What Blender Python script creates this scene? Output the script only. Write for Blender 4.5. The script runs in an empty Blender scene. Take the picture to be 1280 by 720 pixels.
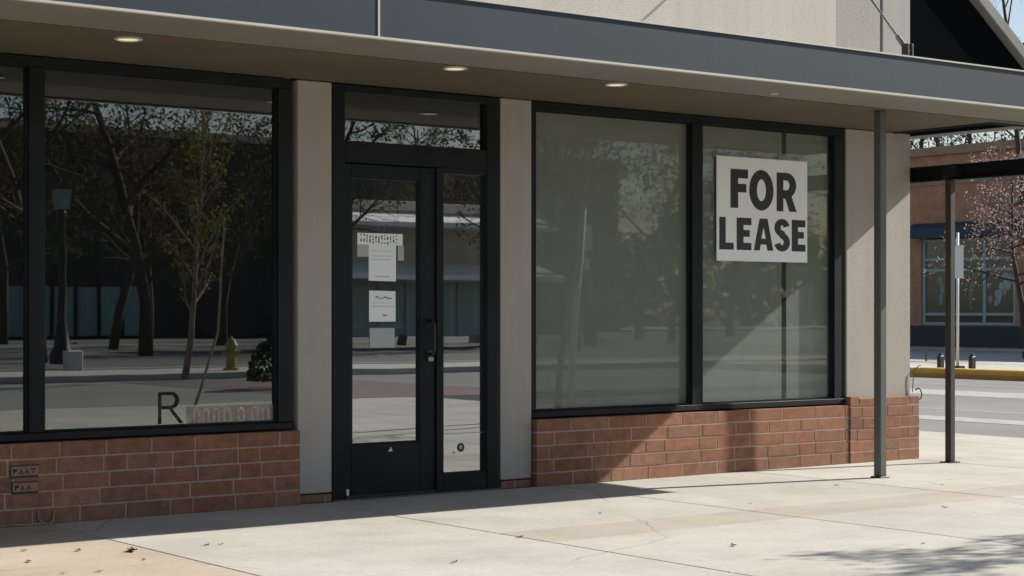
import bpy, bmesh, math, random
from mathutils import Vector, Matrix
R = math.radians
sc = bpy.context.scene
col = sc.collection
random.seed(7)

# ------------------------------------------------------------------ world, sun, camera
SUN = Vector((1.0, -0.215, 0.65)).normalized()          # towards the sun
w = bpy.data.worlds.new("World"); sc.world = w; w.use_nodes = True
nt = w.node_tree; nt.nodes.clear()
sky = nt.nodes.new('ShaderNodeTexSky'); sky.sky_type = 'NISHITA'; sky.sun_disc = False
sky.sun_elevation = math.asin(SUN.z); sky.sun_rotation = math.atan2(SUN.x, SUN.y)
sky.air_density = 1.0; sky.dust_density = 1.2; sky.ozone_density = 1.0
bg = nt.nodes.new('ShaderNodeBackground'); bg.inputs['Strength'].default_value = 0.07
wo = nt.nodes.new('ShaderNodeOutputWorld')
nt.links.new(sky.outputs[0], bg.inputs[0]); nt.links.new(bg.outputs[0], wo.inputs[0])

sl = bpy.data.lights.new('sun', 'SUN'); sl.energy = 4.6; sl.angle = R(0.5); sl.color = (1.0, 0.955, 0.875)
so = bpy.data.objects.new('sun', sl); col.objects.link(so)
so.rotation_euler = (-SUN).to_track_quat('-Z', 'Y').to_euler(); so.location = (30, -20, 30)

cd = bpy.data.cameras.new('camera'); cam = bpy.data.objects.new('camera', cd); col.objects.link(cam)
cd.sensor_width = 36; cd.lens = 2231 / 1280 * 36; cd.shift_y = 28 / 1280
cd.clip_start = 0.1; cd.clip_end = 3000
cam.location = (0, -10.42, 1.3); cam.rotation_euler = (R(90), 0, R(-37.02))
sc.camera = cam
sc.view_settings.view_transform = 'Standard'; sc.view_settings.look = 'None'
sc.view_settings.exposure = 0.78; sc.view_settings.gamma = 1
sc.render.engine = 'CYCLES'
sc.cycles.use_denoising = True
sc.cycles.max_bounces = 10; sc.cycles.transparent_max_bounces = 16; sc.cycles.glossy_bounces = 5
sc.cycles.caustics_reflective = False; sc.cycles.caustics_refractive = False
sc.cycles.sample_clamp_indirect = 6.0

# ------------------------------------------------------------------ materials
def new_mat(name):
    m = bpy.data.materials.new(name); m.use_nodes = True
    n = m.node_tree; n.nodes.clear()
    out = n.nodes.new('ShaderNodeOutputMaterial')
    return m, n, out

def noise(n, coord, scale, detail=4, rough=0.55):
    t = n.nodes.new('ShaderNodeTexNoise'); t.inputs['Scale'].default_value = scale
    t.inputs['Detail'].default_value = detail; t.inputs['Roughness'].default_value = rough
    n.links.new(coord, t.inputs['Vector']); return t

def ramp(n, src, a, b, lo=0.35, hi=0.65):
    r = n.nodes.new('ShaderNodeMapRange'); r.inputs['From Min'].default_value = lo; r.inputs['From Max'].default_value = hi
    r.inputs['To Min'].default_value = a; r.inputs['To Max'].default_value = b
    n.links.new(src, r.inputs['Value']); return r

def mixc(n, a, b, fac, mode='MIX'):
    x = n.nodes.new('ShaderNodeMix'); x.data_type = 'RGBA'; x.blend_type = mode
    for s, v in ((x.inputs[6], a), (x.inputs[7], b)):
        if hasattr(v, 'links'): n.links.new(v, s)
        else: s.default_value = (*v, 1)
    if hasattr(fac, 'links'): n.links.new(fac, x.inputs[0])
    else: x.inputs[0].default_value = fac
    return x.outputs[2]

def solid(name, c1, c2=None, scale=3.0, rough=0.6, bump=0.0, bscale=60, metal=0.0, spec=0.5,
          tint=False, fine=0.12, fscale=90, stretch=None, r2=None, coord='Object', streak=0, stain=0, crack=0):
    """principled surface: two colours mixed by broad noise, fine speckle on top, optional per-face tint and bump"""
    m, n, out = new_mat(name)
    p = n.nodes.new('ShaderNodeBsdfPrincipled'); n.links.new(p.outputs[0], out.inputs[0])
    tc = n.nodes.new('ShaderNodeTexCoord'); co = tc.outputs[coord]
    if stretch:
        mp = n.nodes.new('ShaderNodeMapping'); mp.inputs['Scale'].default_value = stretch
        n.links.new(co, mp.inputs['Vector']); cs = mp.outputs[0]
    else: cs = co
    c2 = c2 or tuple(x * 0.8 for x in c1)
    n1 = noise(n, cs, scale, 6, 0.6)
    c = mixc(n, c1, c2, ramp(n, n1.outputs['Fac'], 0, 1).outputs[0])
    if fine:
        n2 = noise(n, co, fscale, 3, 0.7)
        f = ramp(n, n2.outputs['Fac'], 1 - fine, 1 + fine, 0.3, 0.7)
        c = mixc(n, c, f.outputs[0], 1.0, 'MULTIPLY')
    if streak:                                         # rain streaks running down
        mp2 = n.nodes.new('ShaderNodeMapping'); mp2.inputs['Scale'].default_value = (1, 1, 0.05); n.links.new(co, mp2.inputs['Vector'])
        n3 = noise(n, mp2.outputs[0], 9, 5, 0.65); f = ramp(n, n3.outputs['Fac'], 1.03, 1 - streak, 0.45, 0.8)
        c = mixc(n, c, f.outputs[0], 1.0, 'MULTIPLY')
    if stain:                                          # old spills, gum and dirt, each with its own outline
        n4 = noise(n, co, 1.7, 8, 0.62); f = ramp(n, n4.outputs['Fac'], 1.04, 1 - stain, 0.42, 0.75); c = mixc(n, c, f.outputs[0], 1.0, 'MULTIPLY')
        vo = n.nodes.new('ShaderNodeTexVoronoi'); vo.inputs['Scale'].default_value = 1.9; n.links.new(co, vo.inputs['Vector'])
        f = ramp(n, vo.outputs['Distance'], 1 - stain * 1.6, 1.0, 0.025, 0.045); c = mixc(n, c, f.outputs[0], 1.0, 'MULTIPLY')
        n6 = noise(n, co, 30, 6, 0.7); f = ramp(n, n6.outputs['Fac'], 0.90, 1.06, 0.33, 0.6); c = mixc(n, c, f.outputs[0], 1.0, 'MULTIPLY')
    if crack:                                          # hairline cracks
        nw_ = noise(n, co, 2.5, 4, 0.6); wv = n.nodes.new('ShaderNodeMix'); wv.data_type = 'RGBA'; wv.inputs[0].default_value = 0.12
        n.links.new(co, wv.inputs[6]); n.links.new(nw_.outputs['Color'], wv.inputs[7])
        v2 = n.nodes.new('ShaderNodeTexVoronoi'); v2.feature = 'DISTANCE_TO_EDGE'; v2.inputs['Scale'].default_value = 0.42; n.links.new(wv.outputs[2], v2.inputs['Vector'])
        f1 = ramp(n, v2.outputs['Distance'], 1.0, 0.0, 0.0015, 0.004)
        n7 = noise(n, co, 0.8, 2, 0.5); f2 = ramp(n, n7.outputs['Fac'], 0, crack, 0.5, 0.62)
        mu = n.nodes.new('ShaderNodeMath'); mu.operation = 'MULTIPLY'; n.links.new(f1.outputs[0], mu.inputs[0]); n.links.new(f2.outputs[0], mu.inputs[1])
        c = mixc(n, c, (0.10, 0.09, 0.075), mu.outputs[0])
    if tint:
        at = n.nodes.new('ShaderNodeAttribute'); at.attribute_name = 'tint'
        c = mixc(n, c, at.outputs['Color'], 1.0, 'MULTIPLY')
    n.links.new(c, p.inputs['Base Color'])
    p.inputs['Metallic'].default_value = metal
    p.inputs['Specular IOR Level'].default_value = spec
    if r2 is not None:
        rr = ramp(n, n1.outputs['Fac'], rough, r2); n.links.new(rr.outputs[0], p.inputs['Roughness'])
    else: p.inputs['Roughness'].default_value = rough
    if bump:
        nb = noise(n, co, bscale, 5, 0.65)
        b = n.nodes.new('ShaderNodeBump'); b.inputs['Strength'].default_value = bump; b.inputs['Distance'].default_value = 0.01
        n.links.new(nb.outputs['Fac'], b.inputs['Height']); n.links.new(b.outputs[0], p.inputs['Normal'])
    return m

def glass(name, tint, refl=1.5, wave=0.012, floor=0.05, rough=0.02, dust=0.02):
    m, n, out = new_mat(name)
    tr = n.nodes.new('ShaderNodeBsdfTransparent'); tr.inputs[0].default_value = (*tint, 1)
    gl = n.nodes.new('ShaderNodeBsdfGlossy'); gl.inputs['Roughness'].default_value = rough
    gl.inputs[0].default_value = (0.94, 0.98, 0.97, 1)
    fr = n.nodes.new('ShaderNodeFresnel'); fr.inputs[0].default_value = 1.52
    ge = n.nodes.new('ShaderNodeNewGeometry')
    io = n.nodes.new('ShaderNodeMapRange'); io.inputs['To Min'].default_value = 1.52; io.inputs['To Max'].default_value = 1 / 1.52
    n.links.new(ge.outputs['Backfacing'], io.inputs['Value']); n.links.new(io.outputs[0], fr.inputs[0])
    mm = n.nodes.new('ShaderNodeMath'); mm.operation = 'MULTIPLY_ADD'; mm.use_clamp = True
    mm.inputs[1].default_value = refl; mm.inputs[2].default_value = floor
    n.links.new(fr.outputs[0], mm.inputs[0])
    if wave:
        tc = n.nodes.new('ShaderNodeTexCoord')
        nz = noise(n, tc.outputs['Object'], 1.1, 2, 0.4)
        b = n.nodes.new('ShaderNodeBump'); b.inputs['Strength'].default_value = wave; b.inputs['Distance'].default_value = 0.5
        n.links.new(nz.outputs['Fac'], b.inputs['Height']); n.links.new(b.outputs[0], gl.inputs['Normal'])
    mx = n.nodes.new('ShaderNodeMixShader')
    ff = n.nodes.new('ShaderNodeMapRange'); ff.inputs['To Min'].default_value = 1; ff.inputs['To Max'].default_value = 0
    n.links.new(ge.outputs['Backfacing'], ff.inputs['Value'])
    fm = n.nodes.new('ShaderNodeMath'); fm.operation = 'MULTIPLY'; n.links.new(mm.outputs[0], fm.inputs[0]); n.links.new(ff.outputs[0], fm.inputs[1])
    n.links.new(fm.outputs[0], mx.inputs[0]); n.links.new(tr.outputs[0], mx.inputs[1]); n.links.new(gl.outputs[0], mx.inputs[2])
    dc = n.nodes.new('ShaderNodeTexCoord')
    dm = n.nodes.new('ShaderNodeMapping'); dm.inputs['Scale'].default_value = (3.0, 1, 0.7); n.links.new(dc.outputs['Object'], dm.inputs['Vector'])
    d1 = noise(n, dm.outputs[0], 2.2, 6, 0.7); dr = ramp(n, d1.outputs['Fac'], dust * 0.35, dust * 1.9, 0.3, 0.75)
    df = n.nodes.new('ShaderNodeBsdfDiffuse'); df.inputs[0].default_value = (0.55, 0.56, 0.53, 1)
    m2 = n.nodes.new('ShaderNodeMixShader'); n.links.new(dr.outputs[0], m2.inputs[0])
    n.links.new(mx.outputs[0], m2.inputs[1]); n.links.new(df.outputs[0], m2.inputs[2])
    n.links.new(m2.outputs[0], out.inputs[0]); return m

def emit(name, c, s):
    m, n, out = new_mat(name)
    e = n.nodes.new('ShaderNodeEmission'); e.inputs[0].default_value = (*c, 1); e.inputs[1].default_value = s
    n.links.new(e.outputs[0], out.inputs[0]); return m

def fade(name, c, lo, hi):
    """worn vinyl: patches of it have flaked off, so the glass shows through"""
    m, n, out = new_mat(name)
    tc = n.nodes.new('ShaderNodeTexCoord'); nz = noise(n, tc.outputs['Object'], 26, 5, 0.7)
    d = n.nodes.new('ShaderNodeBsdfDiffuse'); d.inputs[0].default_value = (*c, 1); t = n.nodes.new('ShaderNodeBsdfTransparent')
    mx = n.nodes.new('ShaderNodeMixShader'); n.links.new(ramp(n, nz.outputs['Fac'], lo, hi, 0.35, 0.65).outputs[0], mx.inputs[0])
    n.links.new(t.outputs[0], mx.inputs[1]); n.links.new(d.outputs[0], mx.inputs[2]); n.links.new(mx.outputs[0], out.inputs[0])
    return m

def leafmat(name, c1, c2, trans=0.3):
    m, n, out = new_mat(name)
    at = n.nodes.new('ShaderNodeAttribute'); at.attribute_name = 'tint'
    sp = n.nodes.new('ShaderNodeSeparateColor'); n.links.new(at.outputs['Color'], sp.inputs[0])
    c = mixc(n, c1, c2, sp.outputs[0])
    d = n.nodes.new('ShaderNodeBsdfDiffuse'); t = n.nodes.new('ShaderNodeBsdfTranslucent')
    n.links.new(c, d.inputs[0]); n.links.new(c, t.inputs[0])
    mx = n.nodes.new('ShaderNodeMixShader'); mx.inputs[0].default_value = trans
    n.links.new(d.outputs[0], mx.inputs[1]); n.links.new(t.outputs[0], mx.inputs[2]); n.links.new(mx.outputs[0], out.inputs[0])
    return m

M = dict(
    concrete=solid('concrete', (0.50, 0.475, 0.425), (0.435, 0.412, 0.365), 0.9, 0.85, 0.35, 120, tint=True, fine=0.14, fscale=140, spec=0.3, stain=0.16, crack=0.4),
    kerb=solid('kerb_concrete', (0.50, 0.47, 0.42), (0.40, 0.38, 0.34), 1.5, 0.85, 0.3, 80, spec=0.3),
    asphalt=solid('asphalt', (0.16, 0.155, 0.145), (0.12, 0.115, 0.11), 0.35, 0.9, 0.5, 90, fine=0.25, fscale=120, spec=0.3),
    dark_asphalt=solid('dark_asphalt', (0.06, 0.06, 0.058), (0.045, 0.045, 0.045), 0.5, 0.9, 0.5, 90, fine=0.25, spec=0.3),
    worn_asphalt=solid('worn_asphalt', (0.25, 0.245, 0.23), (0.20, 0.195, 0.185), 0.3, 0.9, 0.4, 90, fine=0.2, fscale=120, spec=0.3),
    line=solid('road_paint', (0.42, 0.41, 0.385), (0.31, 0.30, 0.285), 4, 0.8, 0.2, 80, fine=0.2),
    yellow=solid('yellow_paint', (0.72, 0.42, 0.035), (0.60, 0.33, 0.03), 3, 0.6, 0.15, 60),
    orange=solid('orange_paint', (0.62, 0.25, 0.03), (0.45, 0.2, 0.04), 3, 0.7, 0.15, 60),
    earth=solid('earth', (0.10, 0.09, 0.06), (0.07, 0.075, 0.04), 0.2, 0.95, 0.4, 20),
    stucco=solid('cream_stucco', (0.60, 0.56, 0.49), (0.55, 0.51, 0.445), 0.8, 0.85, 0.6, 110, fine=0.09, fscale=120, spec=0.2, streak=0.08),
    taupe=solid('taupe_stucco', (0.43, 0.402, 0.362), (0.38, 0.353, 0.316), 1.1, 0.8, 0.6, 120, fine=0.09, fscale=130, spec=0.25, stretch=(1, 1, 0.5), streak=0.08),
    brick=solid('brick', (0.325, 0.158, 0.100), (0.24, 0.115, 0.072), 14, 0.85, 0.8, 130, tint=True, fine=0.28, fscale=150, spec=0.25),
    mortar=solid('mortar', (0.43, 0.315, 0.24), (0.34, 0.245, 0.185), 6, 0.95, 0.5, 120, fine=0.2),
    frame=solid('dark_frame', (0.014, 0.017, 0.019), (0.010, 0.0125, 0.014), 2, 0.5, 0.03, 200, spec=0.18, fine=0.1, r2=0.6),
    frame2=solid('door_frame_paint', (0.013, 0.0165, 0.018), (0.010, 0.0125, 0.014), 2, 0.5, 0.03, 200, spec=0.16, fine=0.1, r2=0.6),
    fascia=solid('fascia_metal', (0.036, 0.053, 0.066), (0.032, 0.047, 0.059), 0.6, 0.5, 0.03, 40, spec=0.25, fine=0.05, r2=0.6, streak=0.12),
    trim=solid('trim_metal', (0.60, 0.57, 0.52), (0.50, 0.48, 0.44), 2, 0.45, fine=0.05),
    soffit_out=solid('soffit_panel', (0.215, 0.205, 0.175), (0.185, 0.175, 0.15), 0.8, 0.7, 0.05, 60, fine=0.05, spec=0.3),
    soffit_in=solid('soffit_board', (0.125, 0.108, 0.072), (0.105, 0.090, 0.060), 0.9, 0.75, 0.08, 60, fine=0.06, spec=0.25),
    roofing=solid('roofing', (0.42, 0.40, 0.37), (0.33, 0.32, 0.30), 1.0, 0.85, 0.3, 60),
    cladding=solid('dark_cladding', (0.006, 0.008, 0.010), (0.005, 0.006, 0.008), 2, 0.8, 0.05, 40, spec=0.0),
    rake=solid('rake_board', (0.20, 0.195, 0.19), (0.17, 0.165, 0.16), 2, 0.7, 0.08, 50),
    post=solid('post_metal', (0.105, 0.112, 0.106), (0.085, 0.09, 0.086), 2, 0.5, 0.06, 90, spec=0.5, fine=0.1),
    post2=solid('rusty_post', (0.045, 0.036, 0.030), (0.034, 0.028, 0.024), 3, 0.6, 0.1, 90),
    steel=solid('steel_rod', (0.30, 0.29, 0.28), (0.2, 0.2, 0.2), 9, 0.4, metal=0.8),
    chrome=solid('worn_steel', (0.35, 0.35, 0.33), (0.25, 0.25, 0.24), 9, 0.35, metal=0.9),
    paper=solid('paper', (0.84, 0.86, 0.86), (0.80, 0.83, 0.83), 3, 0.7, 0.05, 20, fine=0.02),
    grey_paper=solid('grey_paper', (0.42, 0.45, 0.44), (0.36, 0.39, 0.38), 3, 0.7, fine=0.03),
    signboard=solid('sign_board', (0.88, 0.90, 0.895), (0.86, 0.88, 0.875), 2, 0.5, 0.02, 20, fine=0.015),
    ink=solid('ink', (0.022, 0.027, 0.028), (0.018, 0.022, 0.023), 3, 0.6),
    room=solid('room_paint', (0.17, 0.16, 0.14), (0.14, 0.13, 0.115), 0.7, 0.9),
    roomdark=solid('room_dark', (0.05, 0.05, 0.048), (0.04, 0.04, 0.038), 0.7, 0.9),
    shade=solid('window_film', (0.325, 0.352, 0.310), (0.300, 0.326, 0.286), 0.5, 0.8, 0.04, 8, fine=0.03, stretch=(0.6, 1, 1.6)),
    counter=solid('counter', (0.30, 0.21, 0.22), (0.24, 0.17, 0.18), 2, 0.6),
    pavers=solid('mauve_pavers', (0.20, 0.125, 0.135), (0.16, 0.10, 0.105), 1.2, 0.9, 0.3, 40),
    lens=emit('lamp_lens', (1.0, 0.84, 0.58), 0.50),
    decal=fade('faded_decal', (0.46, 0.30, 0.23), 0.10, 0.42), palecal=fade('pale_decal', (0.66, 0.62, 0.50), 0.25, 0.80), inkcal=fade('worn_ink', (0.03, 0.025, 0.02), 0.2, 0.8),
    shopbrick=solid('shop_brick', (0.47, 0.235, 0.135), (0.37, 0.18, 0.105), 3, 0.9, 0.4, 50, fine=0.22, fscale=14),
    shopband=solid('shop_band', (0.36, 0.23, 0.15), (0.29, 0.18, 0.12), 2, 0.9, fine=0.1),
    shopshadow=solid('shop_base_shadow', (0.055, 0.055, 0.06), (0.045, 0.045, 0.05), 2, 0.9),
    awning=solid('awning_blue', (0.03, 0.055, 0.08), (0.022, 0.044, 0.065), 2, 0.75),
    teal=solid('teal_frame', (0.34, 0.42, 0.39), (0.28, 0.35, 0.33), 2, 0.6),
    tealglass=solid('teal_panel', (0.30, 0.48, 0.455), (0.20, 0.33, 0.32), 0.8, 0.3, stretch=(2, 2, 0.1)),
    farwall=solid('far_dark_wall', (0.045, 0.05, 0.045), (0.03, 0.034, 0.032), 0.4, 0.9),
    farbeige=solid('far_beige', (0.66, 0.60, 0.50), (0.58, 0.52, 0.43), 0.5, 0.9),
    fartaupe=solid('far_taupe', (0.52, 0.46, 0.375), (0.45, 0.395, 0.32), 0.5, 0.9),
    white=solid('white_paint', (0.80, 0.80, 0.77), (0.72, 0.72, 0.69), 4, 0.6),
    hydrant=solid('hydrant_paint', (0.32, 0.28, 0.05), (0.26, 0.22, 0.04), 5, 0.5),
    bark=solid('bark', (0.075, 0.058, 0.043), (0.05, 0.04, 0.03), 6, 0.95, 0.6, 40, fine=0.3, fscale=30),
    palebark=solid('pale_bark', (0.34, 0.29, 0.22), (0.22, 0.185, 0.14), 6, 0.9, 0.5, 40, fine=0.3, fscale=30),
    leaf_young=leafmat('young_leaf', (0.12, 0.105, 0.025), (0.21, 0.175, 0.045), 0.45),
    leaf_dark=leafmat('dark_leaf', (0.020, 0.030, 0.014), (0.05, 0.06, 0.025), 0.2),
    leaf_brown=leafmat('budding_leaf', (0.06, 0.052, 0.025), (0.12, 0.11, 0.05), 0.3),
    leaf_green=leafmat('fresh_leaf', (0.05, 0.07, 0.02), (0.12, 0.14, 0.045), 0.4),
    blossom=leafmat('blossom', (0.26, 0.15, 0.13), (0.56, 0.44, 0.40), 0.35),
    dryleaf=solid('dry_leaf', (0.17, 0.085, 0.035), (0.10, 0.05, 0.025), 20, 0.9),
    lamp_glass=solid('lantern_panel', (0.24, 0.27, 0.27), (0.2, 0.23, 0.23), 4, 0.4),
    black=solid('black_paint', (0.012, 0.012, 0.012), (0.009, 0.009, 0.009), 4, 0.5),
    g_dark=glass('window_glass', (0.55, 0.59, 0.57), 2.1, 0.0010, 0.125, 0.009, 0.007),
    g_film=glass('tinted_glass', (0.86, 0.87, 0.85), 0.90, 0.0010, 0.024, 0.015, 0.035),
    g_door=glass('door_glass', (0.62, 0.66, 0.63), 2.4, 0.0008, 0.28, 0.009, 0.018),
    g_shop=glass('shop_glass', (0.75, 0.80, 0.80), 1.0, 0.001, 0.02),
)

# ------------------------------------------------------------------ mesh helpers
class MB:
    def __init__(s): s.v = []; s.f = []; s.t = []; s.cur = (1, 1, 1)
    def face(s, idx): s.f.append(tuple(idx)); s.t.append(s.cur)
    def box(s, x0, x1, y0, y1, z0, z1):
        b = len(s.v)
        s.v += [(x, y, z) for z in (z0, z1) for y in (y0, y1) for x in (x0, x1)]
        for q in ((0, 2, 3, 1), (4, 5, 7, 6), (0, 1, 5, 4), (2, 6, 7, 3), (0, 4, 6, 2), (1, 3, 7, 5)):
            s.face([b + i for i in q])
        return s
    def prism(s, pts, axis, a0, a1):
        """closed polygon pts in the plane normal to axis, extruded a0..a1"""
        n = len(pts); b = len(s.v)
        for a in (a0, a1):
            for p in pts:
                s.v.append((a, p[0], p[1]) if axis == 'x' else (p[0], a, p[1]) if axis == 'y' else (p[0], p[1], a))
        s.face([b + i for i in range(n)]); s.face([b + n + i for i in reversed(range(n))])
        for i in range(n):
            j = (i + 1) % n; s.face([b + i, b + n + i, b + n + j, b + j])
        return s
    def tube(s, pts, rad, n=6, cap=True):
        rings = []; pts = [Vector(p) for p in pts]
        if not hasattr(rad, '__len__'): rad = [rad] * len(pts)
        ref = None
        for i, p in enumerate(pts):
            d = (pts[min(i + 1, len(pts) - 1)] - pts[max(i - 1, 0)])
            if d.length < 1e-7: d = Vector((0, 0, 1))
            d.normalize()
            if ref is None: ref = Vector((1, 0, 0)) if abs(d.x) < 0.8 else Vector((0, 1, 0))
            u = (ref - d * ref.dot(d)).normalized(); ref = u; vv = d.cross(u)
            b = len(s.v); rings.append(b)
            for k in range(n):
                a = 2 * math.pi * k / n
                s.v.append(tuple(p + (u * math.cos(a) + vv * math.sin(a)) * rad[i]))
        for i in range(len(rings) - 1):
            for k in range(n):
                l = (k + 1) % n
                s.face([rings[i] + k, rings[i] + l, rings[i + 1] + l, rings[i + 1] + k])
        if cap:
            s.face([rings[0] + k for k in reversed(range(n))]); s.face([rings[-1] + k for k in range(n)])
        return s
    def lathe(s, prof, c, n=16):
        s.tube([(c[0], c[1], c[2] + z) for r, z in prof], [r for r, z in prof], n); return s
    def leaf(s, p, size, asp=0.55):
        d = Vector((random.gauss(0, 1), random.gauss(0, 1), random.gauss(0, 0.8))).normalized()
        u = d.orthogonal().normalized(); q = d.cross(u)
        a = random.uniform(0, 6.28); u, q = u * math.cos(a) + q * math.sin(a), q * math.cos(a) - u * math.sin(a)
        L = size * random.uniform(0.6, 1.3); W = L * asp; b = len(s.v); p = Vector(p)
        for t in (-u * L * 0.5, q * W * 0.5, u * L * 0.5, -q * W * 0.5): s.v.append(tuple(p + t))
        t = random.random(); s.cur = (t, t, t); s.face([b, b + 1, b + 2, b + 3])
    def build(s, name, m, parent=None, bevel=0, smooth=False, tint=False, seg=1):
        me = bpy.data.meshes.new(name); me.from_pydata(s.v, [], s.f); me.update()
        if tint:
            ca = me.color_attributes.new('tint', 'FLOAT_COLOR', 'CORNER')
            buf = []
            for p, t in zip(me.polygons, s.t): buf += [t[0], t[1], t[2], 1.0] * p.loop_total
            ca.data.foreach_set('color', buf)
        if smooth: me.polygons.foreach_set('use_smooth', [True] * len(me.polygons))
        me.materials.append(M[m])
        o = bpy.data.objects.new(name, me); col.objects.link(o)
        if parent: o.parent = parent; o.matrix_parent_inverse = Matrix()
        if bevel:
            bm = o.modifiers.new('bevel', 'BEVEL'); bm.width = bevel; bm.segments = seg; bm.limit_method = 'ANGLE'; bm.angle_limit = R(40)
        return o

def tag(o, label=None, cat=None, group=None, kind=None):
    if label: o['label'] = label
    if cat: o['category'] = cat
    if group: o['group'] = group
    if kind: o['kind'] = kind
    return o
def empty(name, loc=(0, 0, 0), rz=0, label=None, cat=None, group=None):
    o = bpy.data.objects.new(name, None); col.objects.link(o); o.location = loc; o.rotation_euler.z = rz
    o.empty_display_size = 0.2
    return tag(o, label, cat, group)
def B(*a): return MB().box(*a)
def copy_tree(o, parent=None):
    c = o.copy(); col.objects.link(c)
    if parent: c.parent = parent
    for ch in list(o.children): copy_tree(ch, c)
    return c

def glyphs(name, polys, m, parent, depth=0.002):
    """filled flat letters; polys are closed (x, z) outlines, holes included; built facing -y"""
    cu = bpy.data.curves.new(name, 'CURVE'); cu.dimensions = '2D'; cu.fill_mode = 'BOTH'; cu.extrude = depth / 2
    for p in polys:
        sp = cu.splines.new('POLY'); sp.points.add(len(p) - 1); sp.use_cyclic_u = True
        for k, (x, z) in enumerate(p): sp.points[k].co = (x, z, 0, 1)
    tmp = bpy.data.objects.new(name + '_tmp', cu); col.objects.link(tmp)
    me = bpy.data.meshes.new_from_object(tmp.evaluated_get(bpy.context.evaluated_depsgraph_get()))
    bpy.data.objects.remove(tmp); bpy.data.curves.remove(cu)
    me.transform(Matrix.Rotation(R(90), 4, 'X')); me.name = name
    me.materials.clear(); me.materials.append(M[m])
    o = bpy.data.objects.new(name, me); col.objects.link(o)
    if parent: o.parent = parent
    return o

# ------------------------------------------------------------------ ground and roads
ROAD = -0.14
g = B(-600, 900, -700, 700, ROAD - 0.6, ROAD - 0.02).build('ground', 'earth'); tag(g, kind='structure')

sw = MB()                                              # slabs of the shop's own pavement
JX = [-6.2, -4.1, -2.0, 0.1, 2.2, 4.275, 6.2, 8.2, 10.2, 12.2, 14.2, 15.0]
JY = [-11.75, -9.8, -7.9, -5.95, -4.0, -2.05, -0.02]
rs = random.Random(3)
def slab(x0, x1, y0, y1, t):
    sw.cur = t; j = 0.004; sw.box(x0 + j, x1 - j, y0 + j, y1 - j, -0.12, 0)
for i in range(len(JX) - 1):
    for k in range(len(JY) - 1):
        v = rs.uniform(0.95, 1.05); t = (v, v * rs.uniform(0.985, 1.0), v * rs.uniform(0.96, 1.0))
        x0, x1, y0, y1 = JX[i], JX[i + 1], JY[k], JY[k + 1]
        if x1 <= 4.3 and y1 <= -0.0: t = (1.02 * v, 0.90 * v, 0.80 * v)          # pinkish pour by the left window
        if x0 >= 6.1 and y1 == -2.05:                  # brown band beside the right window
            slab(x0, x1, -2.56, y1, (0.90, 0.835, 0.775)); y1 = -2.56
        if x0 >= 12.1 and y1 > -0.1:
            slab(x0, x1, y0, 1.9, t)
            for q in range(5): slab(x0, x1, 1.9 + 2 * q, 3.9 + 2 * q, (v, v * 0.985, v * 0.96))
            continue
        slab(x0, x1, y0, y1, t)
sw.cur = (0.55, 0.52, 0.48); sw.box(-6.2, 15.0, -11.75, 11.9, ROAD - 0.03, -0.006)
o = sw.build('pavement', 'concrete', tint=True, bevel=0.004); tag(o, kind='structure')
k = MB()
y = -11.75
while y < 11.8: k.box(15.003, 15.16, y + 0.004, y + 1.953, ROAD - 0.03, -0.004); y += 1.957
x = -6.2
while x < 14.9: k.box(x + 0.004, x + 2.116, -11.91, -11.753, ROAD - 0.03, -0.004); x += 2.12
k.box(15.003, 15.16, -11.91, -11.753, ROAD - 0.03, -0.004)
tag(k.build('kerb', 'kerb', bevel=0.012), kind='structure')

tag(B(15.17, 30.2, -300, 300, ROAD - 0.3, ROAD).build('road', 'worn_asphalt'), kind='structure')
fr = MB(); fr.box(-200, 15.168, -23.2, -11.92, ROAD - 0.3, ROAD - 0.003)
tag(fr.build('front_road', 'worn_asphalt'), kind='structure')
tag(B(-200, 15.1, -14.2, -12.3, ROAD - 0.1, ROAD + 0.004).build('dark_strip', 'dark_asphalt'), kind='structure')  # darker strip of asphalt along the front road
tag(B(15.19, 60, -14.2, -12.3, ROAD - 0.1, ROAD + 0.004).build('crossing_strip', 'dark_asphalt'), kind='structure')
ml = MB()
for x0, x1 in ((18.55, 19.25), (24.1, 25.6)): ml.box(x0, x1, -9.5, 60, ROAD - 0.05, ROAD + 0.004)
for x0, x1 in ((20.6, 20.72), (27.6, 27.75)): ml.box(x0, x1, -9.5, 60, ROAD - 0.05, ROAD + 0.003)
tag(ml.build('road_markings', 'line'), kind='structure')
tag(B(15.3, 19.6, -22.9, -14.25, ROAD - 0.1, ROAD + 0.005).build('paved_crossing', 'pavers'), kind='structure')
tag(B(-200, 200, -80, -23.2, ROAD - 0.3, ROAD + 0.006).build('car_park', 'asphalt'), kind='structure')
tag(B(-200, 200, -26.0, -23.21, ROAD - 0.2, 0).build('far_pavement', 'kerb', bevel=0.01), kind='structure')
ml = MB()
for yy in (-31, -43, -58, -66): ml.box(-20, 90, yy, yy + 0.5, ROAD - 0.05, ROAD + 0.012)
tag(ml.build('bay_lines', 'line'), kind='structure')
tag(B(-200, 200, -90, -80.01, ROAD - 0.2, 0.02).build('verge', 'farbeige'), kind='structure')
tag(B(30.76, 47.9, -22, 120, ROAD - 0.2, -0.01).build('opposite_pavement', 'concrete', tint=True), kind='structure')

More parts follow.
